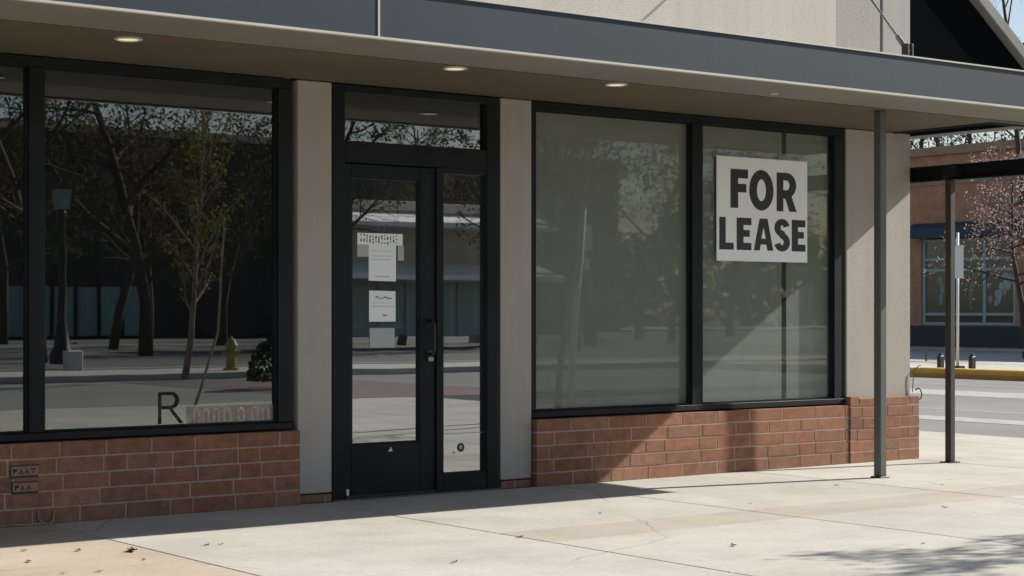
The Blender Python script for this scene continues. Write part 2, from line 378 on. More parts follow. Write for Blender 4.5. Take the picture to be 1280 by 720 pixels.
# yellow kerb on the far side of the cross street, rounded end towards the shop
yk = empty('painted_kerb', (30.48, 0, 0), label='long yellow and orange painted kerb across the street', cat='kerb')
prof = [(-0.25, ROAD - 0.02), (0.24, ROAD - 0.02), (0.24, 0.035), (0.20, 0.06), (-0.17, 0.06), (-0.22, 0.03)]
b = MB(); pts = [(x, z) for x, z in prof]; b.prism(pts, 'y', -20, 15.3); b.build('kerb_stone', 'yellow', yk)
B(-0.262, -0.248, -20, 15.2, ROAD - 0.01, -0.045).build('lower_stripe', 'orange', yk)
b = MB(); b.prism([(x * 0.98, z * 0.98 - 0.003) for x, z in prof], 'y', 15.303, 15.62); b.build('kerb_end', 'kerb', yk, bevel=0.03)
tag(B(30.25, 30.72, 15.66, 80, ROAD - 0.1, -0.02).build('kerb_stones', 'kerb', bevel=0.02), kind='structure')

# ------------------------------------------------------------------ the shop for lease
bld = empty('shop_building', (0, 0, 0), label='vacant taupe and brick storefront with dark framed windows and a grey flat canopy', cat='building')
ZH = 2.853; ZS = 0.506
b = MB(); b.box(-4, 11.296, 0, 0.28, ZH + 0.012, 5.6); b.build('upper_wall', 'stucco', bld)
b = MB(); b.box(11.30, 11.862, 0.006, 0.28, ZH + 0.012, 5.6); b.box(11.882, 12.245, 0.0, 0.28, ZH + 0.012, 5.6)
b.box(11.30, 12.2, 0.03, 0.27, ZH + 0.02, 5.59); b.build('shaded_end_panel', 'taupe', bld, bevel=0.006)  # the panel's darker tone stands in for shade on the upper wall
B(11.96, 12.245, 0.283, 8.0, 0.0, 5.6).build('side_wall', 'taupe', bld)
B(-4, 12.245, 0.28, 8.2, 5.62, 5.8).build('roof', 'roofing', bld)
B(-4, 1.48, 0.0, 0.28, 0.0, ZH).build('end_wall', 'taupe', bld)
def pillar(x0, x1, zb):
    p = B(x0, x1, 0.0, 0.27, zb, ZH - 0.004).build('pillar', 'taupe', bld, bevel=0.006)
    return p
rb = random.Random(11)
def bricks(name, x0, x1, yf, yb, z0, z1, rows, L, parent, ragged=False, seed=1, cap=False):
    r = random.Random(seed); mb = MB(); h = (z1 - z0) / rows; g_ = 0.0047
    for i in range(rows):
        za = z0 + i * h; x = x0 - (L * 0.5 if i % 2 else 0) - r.uniform(0, 0.09)
        while x < x1 - 0.02:
            l = L * r.choice((1, 1, 1, 1, 0.52, 1.02)); a, e = max(x, x0) + g_, min(x + l, x1) - g_
            if e - a > 0.025:
                v = r.uniform(0.88, 1.10); hue = r.uniform(-1, 1)
                t = (v * (1 + 0.05 * hue), v * (1 - 0.03 * hue), v * (1 - 0.05 * hue))
                if r.random() < 0.04: t = (v * 1.25, v * 1.40, v * 1.4)
                if r.random() < 0.08: t = tuple(c * 0.84 for c in t)
                mb.cur = t
                top = za + h - g_
                if ragged and i == rows - 1: top -= r.uniform(0, 0.035)
                d = r.uniform(-0.0015, 0.0015)
                mb.box(a, e, yf + d, yb, za + (g_ if i else 0.0), top)
            x += l
    o = mb.build(name, 'brick', parent, bevel=0.0035, tint=True)
    B(x0 + 0.006, x1 - 0.006, yf + 0.003, yb - 0.002, z0 + 0.001, z1 - (0.055 if ragged else 0.008)).build('mortar', 'mortar', o)
    return o
brl = bricks('brick_base', 1.48, 6.055, -0.05, 0.2, 0.0, ZS - 0.004, 5, 0.305, bld, seed=5)
brr = bricks('brick_base', 8.045, 11.405, -0.05, 0.2, 0.0, ZS - 0.006, 5, 0.37, bld, seed=8)
bre = bricks('brick_base', 11.407, 12.30, -0.058, 0.33, 0.0, 0.575, 6, 0.32, bld, ragged=True, seed=12)
p1 = pillar(6.060, 6.326, 0.064); bricks('brick_plinth', 6.060, 6.326, -0.004, 0.24, 0, 0.06, 1, 0.30, p1, seed=2)
p2 = pillar(7.752, 8.040, 0.064); bricks('brick_plinth', 7.752, 8.040, -0.004, 0.24, 0, 0.06, 1, 0.30, p2, seed=3)
p3 = pillar(11.425, 12.245, 0.50)

def window(xs, x0, x1, jl, jr, gmat, film=False, y=0.012):
    """xs: mullion centre spans inside x0..x1"""
    wn = bpy.data.objects.new('window', None); col.objects.link(wn); wn.parent = bld
    f = MB()
    f.box(x0, x1, y, y + 0.11, ZH - 0.066, ZH - 0.003)                 # head
    f.box(x0, x1, y - 0.014, y + 0.12, ZS, ZS + 0.046)                  # sill rail
    f.box(x0, x0 + jl, y, y + 0.11, ZS + 0.047, ZH - 0.067); f.box(x1 - jr, x1, y, y + 0.11, ZS + 0.047, ZH - 0.067)
    f.build('frame', 'frame', wn, bevel=0.004)
    for a, e in xs: B(a, e, y - 0.004, y + 0.112, ZS + 0.0475, ZH - 0.0675).build('mullion', 'frame', wn, bevel=0.004)
    edges = [x0 + jl] + [v for p in xs for v in p] + [x1 - jr]
    for i in range(0, len(edges), 2):
        a, e = edges[i], edges[i + 1]
        B(a + 0.001, e - 0.001, y + 0.046, y + 0.052, ZS + 0.048, ZH - 0.068).build('pane', gmat, wn)
        s_ = MB(); q = 0.012                                           # glazing bead: a thin inner lip that catches light
        s_.box(a + 0.001, e - 0.001, y + 0.024, y + 0.044, ZH - 0.067 - q, ZH - 0.0675); s_.box(a + 0.001, e - 0.001, y + 0.024, y + 0.044, ZS + 0.0475, ZS + 0.048 + q)
        s_.box(a + 0.001, a + q, y + 0.024, y + 0.044, ZS + 0.06, ZH - 0.08); s_.box(e - q, e - 0.001, y + 0.024, y + 0.044, ZS + 0.06, ZH - 0.08)
        s_.build('bead', 'frame', wn)
    return wn
wl = window([(2.75, 2.85), (4.19, 4.29)], 1.482, 6.018, 0.09, 0.10, 'g_dark')
wr = window([(9.655, 9.77)], 8.043, 11.42, 0.05, 0.13, 'g_film')
# opaque roller shade hung inside the right window, in two widths
s = MB(); s.box(8.05, 10.73, 0.085, 0.088, 0.555, 2.78); s.build('roller_shade', 'shade', wr)
s = MB(); s.box(10.79, 11.29, 0.0885, 0.0915, 0.555, 2.78); s.build('roller_shade', 'shade', wr)
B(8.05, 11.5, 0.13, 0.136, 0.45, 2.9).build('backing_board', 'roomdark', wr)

# door, sidelight and transom
ent = bpy.data.objects.new('entrance', None); col.objects.link(ent); ent.parent = bld
f = MB()
f.box(6.330, 6.428, -0.004, 0.13, 0.0, 2.845); f.box(7.632, 7.748, -0.004, 0.13, 0.0, 2.845)
f.box(6.4285, 7.6315, -0.004, 0.13, 2.795, 2.845); f.box(6.4285, 7.6315, -0.002, 0.13, 2.315, 2.462)
f.box(7.192, 7.252, 0.0, 0.13, 0.0, 2.3145)
f.box(7.2525, 7.6315, 0.002, 0.13, 0.0, 0.14); f.box(7.2525, 7.6315, 0.002, 0.13, 2.275, 2.3145)
f.build('door_frame', 'frame2', ent, bevel=0.004)
lf = MB(); y0, y1 = 0.018, 0.066
lf.box(6.433, 6.492, y0, y1, 0.012, 2.308); lf.box(7.058, 7.187, y0, y1, 0.012, 2.308)
lf.box(6.4925, 7.0575, y0, y1, 0.012, 0.372); lf.box(6.4925, 7.0575, y0, y1, 2.222, 2.308)
door = lf.build('door', 'frame2', ent, bevel=0.004)
B(6.493, 7.057, 0.040, 0.046, 0.373, 2.221).build('pane', 'g_door', door)
b = MB(); b.box(6.493, 6.505, 0.026, 0.039, 0.373, 2.221); b.box(7.045, 7.057, 0.026, 0.039, 0.373, 2.221)
b.box(6.5055, 7.0445, 0.026, 0.039, 0.373, 0.385); b.box(6.5055, 7.0445, 0.026, 0.039, 2.209, 2.221); b.build('bead', 'frame2', door)
b = MB(); b.tube([(6.44, 0.105, 1.19), (7.17, 0.105, 1.19)], 0.016, 8); b.box(6.45, 6.49, 0.067, 0.12, 1.16, 1.22); b.box(7.10, 7.16, 0.067, 0.12, 1.16, 1.22)
b.build('push_bar', 'chrome', door)
b = MB(); b.tube([(7.135, 0.017, 1.225), (7.135, -0.035, 1.225), (7.135, -0.048, 1.20), (7.135, -0.048, 1.02), (7.135, -0.035, 0.99), (7.135, 0.017, 0.99)], 0.0115, 8)
b.box(7.115, 7.155, 0.006, 0.0175, 0.95, 1.02); b.build('handle', 'black', door)
b = MB(); b.tube([(7.125, 0.0, 0.955), (7.125, -0.012, 0.955)], 0.016, 12); b.tube([(7.155, 0.017, 0.955), (7.155, 0.004, 0.955)], 0.014, 12); b.build('lock', 'chrome', door)
glyphs('sticker', [[(6.795, 0.318), (6.825, 0.318), (6.825, 0.330), (6.818, 0.330), (6.818, 0.342), (6.812, 0.348), (6.806, 0.342), (6.806, 0.330), (6.795, 0.330)]], 'white', door).location.y = 0.0165
b = MB(); b.box(6.44, 7.19, 0.004, 0.0175, 0.012, 0.030); b.build('door_sweep', 'black', door)
B(6.445, 6.46, -0.002, 0.0165, 0.033, 0.075).build('hinge_pin', 'white', door)
b = MB(); b.box(6.329, 7.749, -0.015, 0.14, -0.004, 0.009); b.build('threshold', 'post', ent, bevel=0.003)
sd = B(7.253, 7.631, 0.045, 0.051, 0.141, 2.274).build('sidelight_pane', 'g_door', ent)
b = MB(); b.tube([(7.43, 0.0445, 0.315), (7.43, 0.0430, 0.315)], 0.032, 20); st = b.build('sticker', 'ink', sd)
b = MB(); b.tube([(7.43, 0.0429, 0.318), (7.43, 0.0420, 0.318)], 0.016, 14); b.build('sticker_centre', 'grey_paper', sd)
B(7.253, 7.631, 0.0385, 0.0445, 0.415, 0.42).build('glazing_strip', 'chrome', sd)
B(6.429, 7.631, 0.045, 0.051, 2.463, 2.794).build('transom_pane', 'g_dark', ent)

# canopy with fascia, soffit, recessed lights, posts and stay rods
XE = 12.05; XS2 = 12.93; ZU = 3.0; XF = 13.0; YN0 = -1.02; YC = -1.877; YB = -1.16; ZT = 3.125
cn = bpy.data.objects.new('canopy', None); col.objects.link(cn); cn.parent = bld
MB().prism([(-4, YC + 0.03), (XF - 0.03, YC + 0.03), (XF - 0.03, YN0), (XS2 - 0.03, YN0), (XS2 - 0.03, -0.003), (-4, -0.003)], 'z', ZT - 0.05, ZT - 0.012).build('canopy_deck', 'roofing', cn)
b = MB(); b.box(-4, 5.488, YC, YC + 0.025, ZH + 0.002, ZT - 0.002); b.box(5.502, XF, YC, YC + 0.025, ZH + 0.002, ZT - 0.002)
b.build('fascia', 'fascia', cn, bevel=0.003)
B(XE - 0.028, XE - 0.003, YN0 + 0.003, -0.003, ZH - 0.012, ZU - 0.002).box(XS2 - 0.026, XS2, YN0 + 0.003, 1.4, ZU - 0.02, ZT - 0.004).box(XF - 0.028, XF - 0.003, YC + 0.0265, YN0, ZH - 0.01, ZT - 0.004).box(XE - 0.028, XF - 0.03, YN0 - 0.025, YN0 + 0.0, ZH - 0.012, ZT - 0.004).build('end_fascia', 'frame', cn)
b = MB(); b.box(-4, XF + 0.004, YC - 0.008, YC + 0.028, ZH - 0.012, ZH + 0.0015); b.box(-4, XF + 0.004, YC - 0.010, YC + 0.04, ZT - 0.0015, ZT + 0.009)
b.box(5.4885, 5.5015, YC - 0.004, YC + 0.02, ZH + 0.003, ZT - 0.003); b.build('drip_trim', 'trim', cn)
b = MB()
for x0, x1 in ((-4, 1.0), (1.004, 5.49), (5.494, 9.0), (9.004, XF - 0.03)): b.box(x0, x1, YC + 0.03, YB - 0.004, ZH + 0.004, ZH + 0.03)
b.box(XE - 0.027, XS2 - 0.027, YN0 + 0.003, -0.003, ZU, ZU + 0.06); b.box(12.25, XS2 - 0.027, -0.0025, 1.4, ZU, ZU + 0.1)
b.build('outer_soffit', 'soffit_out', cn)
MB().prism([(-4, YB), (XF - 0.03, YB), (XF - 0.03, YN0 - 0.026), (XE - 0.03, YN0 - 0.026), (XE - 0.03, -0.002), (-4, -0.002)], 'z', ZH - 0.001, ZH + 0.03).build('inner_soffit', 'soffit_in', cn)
for lx, ly in ((4.38, -0.98), (6.58, -1.09), (7.93, -1.09)):
    d = bpy.data.objects.new('downlight', None); col.objects.link(d); d.parent = cn; d.location = (lx, ly, ZH)
    b = MB(); n = 28
    for r_, z_ in ((0.080, -0.002), (0.080, -0.010), (0.066, -0.013), (0.060, -0.002)):
        for q in range(n): b.v.append((r_ * math.cos(6.2832 * q / n), r_ * math.sin(6.2832 * q / n), z_))
    for i in range(3):
        for q in range(n): b.face([i * n + q, i * n + (q + 1) % n, (i + 1) * n + (q + 1) % n, (i + 1) * n + q])
    b.build('trim_ring', 'trim', d)
    b = MB(); b.tube([(0, 0, -0.0025), (0, 0, -0.0075)], 0.060, n); b.build('lens', 'lens', d)
b = MB(); b.tube([(9.22, -1.32, ZH - 0.002), (9.22, -1.32, ZH + 0.004)], 0.03, 14); b.build('soffit_disc', 'trim', cn)  # small pale disc on the outer soffit
b = MB(); b.box(10.605, 10.677, -1.099, -1.027, 0.012, ZH - 0.002); po = b.build('post', 'post', cn, bevel=0.006)
B(10.588, 10.694, -1.116, -1.010, 0.0, 0.0115).build('base_plate', 'post', cn, bevel=0.003)
def stay(x0, y0, z0, x1, z1):
    a, e = Vector((x0, y0, z0 + 0.05)), Vector((x1, -0.0, z1)); d = (e - a)
    b = MB(); b.tube([a, e], 0.009, 8); rod = b.build('tie_rod', 'steel', cn)
    b = MB(); b.tube([a - d * 0.004, a + d * 0.075], 0.021, 10); b.build('turnbuckle', 'steel', cn)
    b = MB(); b.box(x0 - 0.035, x0 - 0.012, y0 - 0.03, y0 + 0.03, z0 - 0.02, z0 + 0.10); b.box(x0 + 0.012, x0 + 0.035, y0 - 0.03, y0 + 0.03, z0 - 0.02, z0 + 0.10)
    b.box(x0 - 0.05, x0 + 0.05, y0 - 0.045, y0 + 0.045, z0 - 0.028, z0 - 0.014); b.build('anchor_bracket', 'post2', cn, bevel=0.004)
stay(10.10, -1.80, ZT + 0.01, 10.75, 4.82)
stay(5.0, -1.80, ZT + 0.01, 5.65, 4.82)

# gabled side wing above the canopy
gw = bpy.data.objects.new('side_wing', None); col.objects.link(gw); gw.parent = bld
MB().prism([(12.25, 3.45), (17.22, 3.45), (13.1, 6.4), (12.25, 6.4)], 'y', 2.0, 6.0).build('gable_wall', 'cladding', gw)
MB().prism([(17.25, 3.44), (17.46, 3.44), (13.27, 6.48), (13.08, 6.44)], 'y', 1.90, 6.2).build('rake_board', 'rake', gw, bevel=0.01)
b = MB()
b.box(12.2505, 12.33, 1.96, 1.999, 3.46, 5.9)
b.build('corner_board', 'cladding', gw)

# dim interior
rm = bpy.data.objects.new('interior', None); col.objects.link(rm); rm.parent = bld
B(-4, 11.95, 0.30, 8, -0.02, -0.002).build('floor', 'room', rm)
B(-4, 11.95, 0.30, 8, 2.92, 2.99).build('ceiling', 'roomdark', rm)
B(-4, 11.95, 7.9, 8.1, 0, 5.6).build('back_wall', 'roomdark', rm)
B(-4.1, -4.0, 0, 8.1, 0, 5.6).build('left_wall', 'room', rm)
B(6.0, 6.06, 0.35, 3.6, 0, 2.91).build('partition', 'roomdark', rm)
B(8.0, 8.04, 0.35, 7.8, 0, 2.91).build('partition', 'room', rm)
B(6.3, 8.0, 5.0, 5.1, 0, 2.91).build('lobby_wall', 'room', rm)
b = MB(); b.box(6.65, 7.95, 2.3, 2.9, 0, 0.98); b.box(6.6, 8.0, 2.24, 2.96, 0.98, 1.03); b.build('counter', 'counter', rm, bevel=0.01)

# faded lettering low on the left window
def arc(cx, cz, rx, rz, a0, a1, n=14): return [(cx + rx * math.cos(R(a0 + (a1 - a0) * i / n)), cz + rz * math.sin(R(a0 + (a1 - a0) * i / n))) for i in range(n + 1)]
rp = [(5.066, 0.572), (5.090, 0.572), (5.090, 0.665), (5.142, 0.665), (5.215, 0.572), (5.246, 0.572), (5.168, 0.668)] + arc(5.16, 0.722, 0.055, 0.055, -70, 90) + [(5.066, 0.777)]
rh = [(5.090, 0.688), (5.155, 0.688)] + arc(5.155, 0.722, 0.030, 0.034, -90, 90) + [(5.090, 0.756)]
lt = glyphs('lettering', [rp, rh], 'inkcal', wl, 0.001); lt.location.y = 0.0565
b = MB(); b.box(5.265, 5.905, 0.0565, 0.0575, 0.5655, 0.676); bb = b.build('lettering_band', 'decal', wl)
pol = []
for cx, wd in ((5.335, 0.05), (5.405, 0.05), (5.478, 0.05), (5.56, 0.06), (5.66, 0.06), (5.765, 0.05), (5.845, 0.055)):
    a = arc(cx, 0.636, wd * 0.5, 0.03, 180, 0, 10); i_ = arc(cx, 0.632, wd * 0.27, 0.018, 0, 180, 10)
    pol.append([(cx - wd * 0.5, 0.572)] + a + [(cx + wd * 0.5, 0.572), (cx + wd * 0.27, 0.572)] + i_ + [(cx - wd * 0.27, 0.572)])
for p_ in pol: glyphs('lettering', [p_], 'palecal', wl, 0.001).location.y = 0.0558

# two stamped bricks low in the left base
for (x0, z0, x1, z1, sd_) in ((4.045, 0.292, 4.222, 0.368, 0), (4.055, 0.196, 4.222, 0.268, 1)):
    b = MB(); t = 0.006
    b.box(x0, x1, -0.0555, -0.048, z1 - t, z1); b.box(x0, x1, -0.0555, -0.048, z0, z0 + t * 1.6); b.box(x0, x0 + t, -0.0555, -0.048, z0 + t * 1.65, z1 - t * 1.05); b.build('brick_stamp_frame', 'black', brl)
    B(x0 + t * 1.2, x1 - 0.002, -0.0535, -0.048, z0 + t * 1.8, z1 - t * 1.3).build('brick_stamp', 'grey_paper' if sd_ == 0 else 'mortar', brl).data.materials[0] = M['shopband']
    cz = (z0 + z1) / 2; h_ = 0.016; P = []
    xs_ = [x0 + 0.03 + i * 0.038 for i in range(4)]
    P.append([(xs_[0] - .012, cz - h_), (xs_[0] - .004, cz - h_), (xs_[0] - .004, cz - .004), (xs_[0] + .012, cz), (xs_[0] + .012, cz + h_), (xs_[0] - .012, cz + h_)])
    for q in (1, 2): P.append([(xs_[q] - .014, cz - h_), (xs_[q], cz + h_), (xs_[q] + .014, cz - h_), (xs_[q] + .006, cz - h_), (xs_[q], cz), (xs_[q] - .006, cz - h_)])
    if sd_ == 0: P.append([(xs_[3] - .003, cz - h_), (xs_[3] + .004, cz - h_), (xs_[3] + .004, cz + .008), (xs_[3] + .016, cz + .008), (xs_[3] + .016, cz + h_), (xs_[3] - .016, cz + h_), (xs_[3] - .016, cz + .008), (xs_[3] - .003, cz + .008)])
    glyphs('brick_lettering', P, 'ink', brl, 0.001).location.y = -0.0543

# small cables
b = MB()
def curve_pts(ps, n=8):
    out = []; ps = [Vector(p) for p in ps]
    for i in range(len(ps) - 1):
        p0, p1, p2, p3 = ps[max(i - 1, 0)], ps[i], ps[i + 1], ps[min(i + 2, len(ps) - 1)]
        for k in range(n):
            t = k / n
            out.append(0.5 * (2 * p1 + (p2 - p0) * t + (2 * p0 - 5 * p1 + 4 * p2 - p3) * t * t + (3 * p1 - p0 - 3 * p2 + p3) * t ** 3))
    return out + [ps[-1]]
b.tube(curve_pts([(4.22, -0.058, 0.085), (4.225, -0.062, 0.03), (4.26, -0.08, 0.008), (4.30, -0.07, 0.012), (4.315, -0.06, 0.03), (4.32, -0.057, 0.085)]), 0.006, 6)
b.tube(curve_pts([(3.2, -0.075, 0.008), (3.7, -0.085, 0.008), (4.05, -0.075, 0.010), (4.26, -0.085, 0.008)]), 0.006, 6)
tag(b.build('cable', 'palebark', smooth=True), 'thin pale cable looped at the foot of the left brick base', 'cable')
b = MB()
b.tube(curve_pts([(12.306, 0.0, 0.60), (12.34, -0.02, 0.61), (12.36, -0.03, 0.565), (12.34, -0.03, 0.52), (12.31, -0.02, 0.53)]), 0.006, 6)
b.tube(curve_pts([(12.258, -0.012, 0.58), (12.262, -0.016, 0.68), (12.27, -0.016, 0.76), (12.33, -0.02, 0.81), (12.36, -0.02, 0.815)]), 0.004, 6)
tag(b.build('wire', 'post2', smooth=True), 'loose wire with a ring at the brick corner of the storefront', 'wire')

# ------------------------------------------------------------------ FOR LEASE sign taped on the glass
SX0, SX1, SZ0, SZ1 = 9.945, 10.985, 1.700, 2.545; SW, SH = SX1 - SX0, SZ1 - SZ0
sg = empty('lease_sign', ((SX0 + SX1) / 2, 0.03, SZ0), label='square white sign reading FOR LEASE in bold black letters', cat='sign')
ox = -SW / 2
b = B(ox, ox + SW, 0.006, 0.012, 0, SH).build('board', 'signboard', sg)
def U(p): return [(ox + x * SW, z * SH) for x, z in p]
def box(x0, x1, z0, z1): return [(x0, z0), (x1, z0), (x1, z1), (x0, z1)]
def Eg(x0, x1, z0, z1, s, bars, th):
    m_ = (z0 + z1) / 2; p = [(x0, z0)]
    if 'b' in bars: p += [(x1, z0), (x1, z0 + th), (x0 + s, z0 + th)]
    else: p += [(x0 + s, z0)]
    if 'm' in bars: p += [(x0 + s, m_ - th * .45 + .004), (x1 - .018, m_ - th * .45 + .004), (x1 - .018, m_ + th * .5 + .004), (x0 + s, m_ + th * .5 + .004)]
    if 't' in bars: p += [(x0 + s, z1 - th), (x1, z1 - th), (x1, z1)]
    else: p += [(x0 + s, z1)]
    return p + [(x0, z1)]
def letter(ps): glyphs('letter', [U(p) for p in ps], 'ink', sg, 0.001).location.y = 0.0052
letter([Eg(.146, .335, .510, .883, .082, 'mt', .086)])
letter([arc(.482, .692, .134, .197, 0, 360, 40)[:-1], arc(.482, .692, .050, .106, 0, 360, 40)[:-1]])
R0, Rz0, Rz1 = .652, .497, .876
letter([[(R0, Rz0), (R0 + .074, Rz0), (R0 + .074, Rz0 + .125), (R0 + .098, Rz0 + .125), (R0 + .142, Rz0), (R0 + .226, Rz0), (R0 + .168, Rz0 + .148)] + arc(R0 + .115, Rz1 - .122, .105, .122, -42, 90, 16) + [(R0, Rz1)],
        [(R0 + .074, Rz1 - .170), (R0 + .108, Rz1 - .170)] + arc(R0 + .108, Rz1 - .122, .036, .048, -90, 90, 12) + [(R0 + .074, Rz1 - .074)]])
Lz0, Lz1 = .108, .418
letter([Eg(.026, .180, Lz0, Lz1, .068, 'b', .066)])
letter([Eg(.212, .372, Lz0, Lz1, .074, 'bmt', .069)])
A0, A1 = .398, .614; Am = (A0 + A1) / 2
letter([[(A0, Lz0), (A0 + .066, Lz0), (A0 + .078, Lz0 + .058), (A1 - .078, Lz0 + .058), (A1 - .066, Lz0), (A1, Lz0), (Am + .044, Lz1), (Am - .044, Lz1)],
        [(Am - .026, Lz0 + .115), (Am + .026, Lz0 + .115), (Am, Lz0 + .225)]])
cx, rx, st_ = .712, .051, .035; zu, zl = Lz1 - .082, Lz0 + .086; ru, rl = .056, .059
cl = arc(cx, zu, rx, ru, 12, 270, 20) + arc(cx, zl, rx + .003, rl, 90, -165, 20)[1:]
out_, in_ = [], []
for i, p in enumerate(cl):
    a, e = cl[max(i - 1, 0)], cl[min(i + 1, len(cl) - 1)]; dx, dz = e[0] - a[0], e[1] - a[1]; l = math.hypot(dx, dz)
    out_.append((p[0] + dz / l * st_, p[1] - dx / l * st_ * .9)); in_.append((p[0] - dz / l * st_, p[1] + dx / l * st_ * .9))
letter([out_ + in_[::-1]])
letter([Eg(.822, .978, Lz0, Lz1, .072, 'bmt', .069)])

# notices taped to the door glass
def scribble(x0, x1, z0, z1, n, seed, sz):
    r = random.Random(seed); P = []
    for i in range(n):
        cx_, cz_ = x0 + (x1 - x0) * (i + .5) / n, r.uniform(z0, z1); k = r.randint(4, 7)
        P.append([(cx_ + sz * r.uniform(.5, 1.1) * math.cos(6.283 * q / k), cz_ + sz * r.uniform(.5, 1.1) * math.sin(6.283 * q / k)) for q in range(k)])
    return P
YN = 0.0372
nw = empty('notice', (6.735, YN, 1.67), label='wide notice with a dark speckled header, highest on the door glass', cat='notice')
B(-0.183, 0.19, 0, 0.001, 0.085, 0.165).build('sheet', 'paper', nw); B(-0.183, 0.08, 0.0002, 0.0012, 0, 0.084).build('lower_sheet', 'grey_paper', nw)
B(0.15, 0.20, 0.0002, 0.0012, -0.02, 0.084).build('torn_strip', 'grey_paper', nw)
glyphs('header', [p for j in range(3) for p in scribble(-0.165, 0.15, 0.098 + j * .02, 0.112 + j * .02, 13, 20 + j, 0.0085)], 'ink', nw, 0.0006).location.y = -0.0006
nb = empty('notice', (6.755, YN - 0.002, 1.502), label='plain white upright notice taped in the middle of the door glass', cat='notice')
b = MB(); b.prism([(-0.113, 0.004), (0.112, 0.0), (0.114, 0.256), (-0.112, 0.262)], 'y', 0, 0.001); b.build('sheet', 'paper', nb)
for q_ in (box(-0.085, 0.085, .175, .178), box(-0.085, 0.07, .15, .153), box(-0.06, 0.06, .03, .036), box(-0.085, 0.085, .21, .213)): glyphs('print_line', [q_], 'grey_paper', nb, 0.0006).location.y = -0.0006
nc = empty('notice', (6.757, YN - 0.001, 1.222), label='white notice with a short line of dark print just above the push bar', cat='notice')
b = MB(); b.prism([(-0.11, 0.0), (0.108, 0.0), (0.108, 0.212), (-0.11, 0.216)], 'y', 0, 0.001); b.build('sheet', 'paper', nc)
glyphs('heading', scribble(-0.06, 0.075, .160, .176, 8, 5, 0.0085), 'ink', nc, 0.0006).location.y = -0.0006
glyphs('small_print', scribble(0.0, 0.035, .04, .046, 3, 6, 0.007), 'ink', nc, 0.0006).location.y = -0.0006
for q_ in (box(-0.10, 0.10, .105, .1085), box(-0.08, 0.08, .13, .132)): glyphs('rule_line', [q_], 'grey_paper', nc, 0.0006).location.y = -0.0006
nd = empty('notice', (6.757, YN - 0.001, 1.04), label='grey folded sheet hanging below the push bar on the door glass', cat='notice')
b = MB(); b.prism([(-0.105, 0.0), (0.10, 0.0), (0.10, 0.138), (-0.105, 0.138)], 'y', 0, 0.001); b.build('sheet', 'grey_paper', nd)

# ------------------------------------------------------------------ steel frame at the corner (post and beam)
sf = empty('steel_frame', (12.18, -0.49, 0), label='rusty dark post carrying a dark horizontal beam beside the storefront corner', cat='frame')
b = MB(); b.box(-0.031, 0.031, -0.031, 0.031, 0.008, 2.418); b.build('post', 'post2', sf, bevel=0.005)
B(-0.06, 0.06, -0.06, 0.06, 0, 0.008).build('base_plate', 'post2', sf)
b = MB(); b.box(0.073, 0.19, -0.86, 2.4, 2.42, 2.435); b.box(0.12, 0.14, -0.86, 2.4, 2.436, 2.54); b.box(0.073, 0.19, -0.86, 2.4, 2.541, 2.556)
b.box(-0.05, 0.18, -0.06, 0.06, 2.4185, 2.4195); b.build('beam', 'frame', sf)
b = MB(); b.box(-0.05, 0.10, -0.05, 0.05, 2.44, 2.53); b.build('bracket', 'frame', sf)

# ------------------------------------------------------------------ dry leaves on the pavement
rl = random.Random(5)
def dryleaf_mesh(seed):
    r = random.Random(seed); b = MB(); n = 9; L = 0.034
    top = [(L * (-1 + 2 * i / (n - 1)), 0.55 * L * math.sin(math.pi * i / (n - 1)) * (1 + .35 * math.sin(i * 2.3 + seed))) for i in range(n)]
    for dz in (0.004, 0.0052):
        for x, yv in top: b.v.append((x, yv, dz + 0.010 * abs(x) / L + r.uniform(0, .003)))
        for x, yv in top: b.v.append((x, -yv * .9, dz + 0.012 * (x / L) ** 2 + r.uniform(0, .006)))
    for q in (0, 2 * n):
        for i in range(n - 1): b.face([q + i, q + i + 1, q + n + i + 1, q + n + i])
    return b
lm = [dryleaf_mesh(i).build('fallen_leaf', 'dryleaf') for i in range(3)]
spots = [(3.932, -1.317), (4.15, -1.521), (3.553, -1.568), (3.698, -1.14), (3.702, -2.103), (3.541, -2.049), (4.67, -1.544), (4.591, -1.527), (7.807, -3.867),
         (9.347, -2.762), (10.572, -1.729), (8.494, -1.815), (7.325, -1.642), (6.185, -2.294), (4.067, -1.844), (11.4, -2.35), (9.9, -1.3), (5.3, -2.9), (6.9, -3.3), (4.16, -1.50)]
for i, (x, yv) in enumerate(spots):
    o = lm[i] if i < 3 else lm[i % 3].copy()
    if i >= 3: col.objects.link(o)
    o.location = (x, yv, 0); o.rotation_euler.z = rl.uniform(0, 6.28); k_ = rl.uniform(0.5, 1.0) * (1.25 if i in (1, 19) else .8); o.scale = (k_, k_, k_)
    tag(o, 'small curled brown dry leaf lying on the sunlit concrete pavement', 'leaf', 'dry leaves scattered on the pavement')

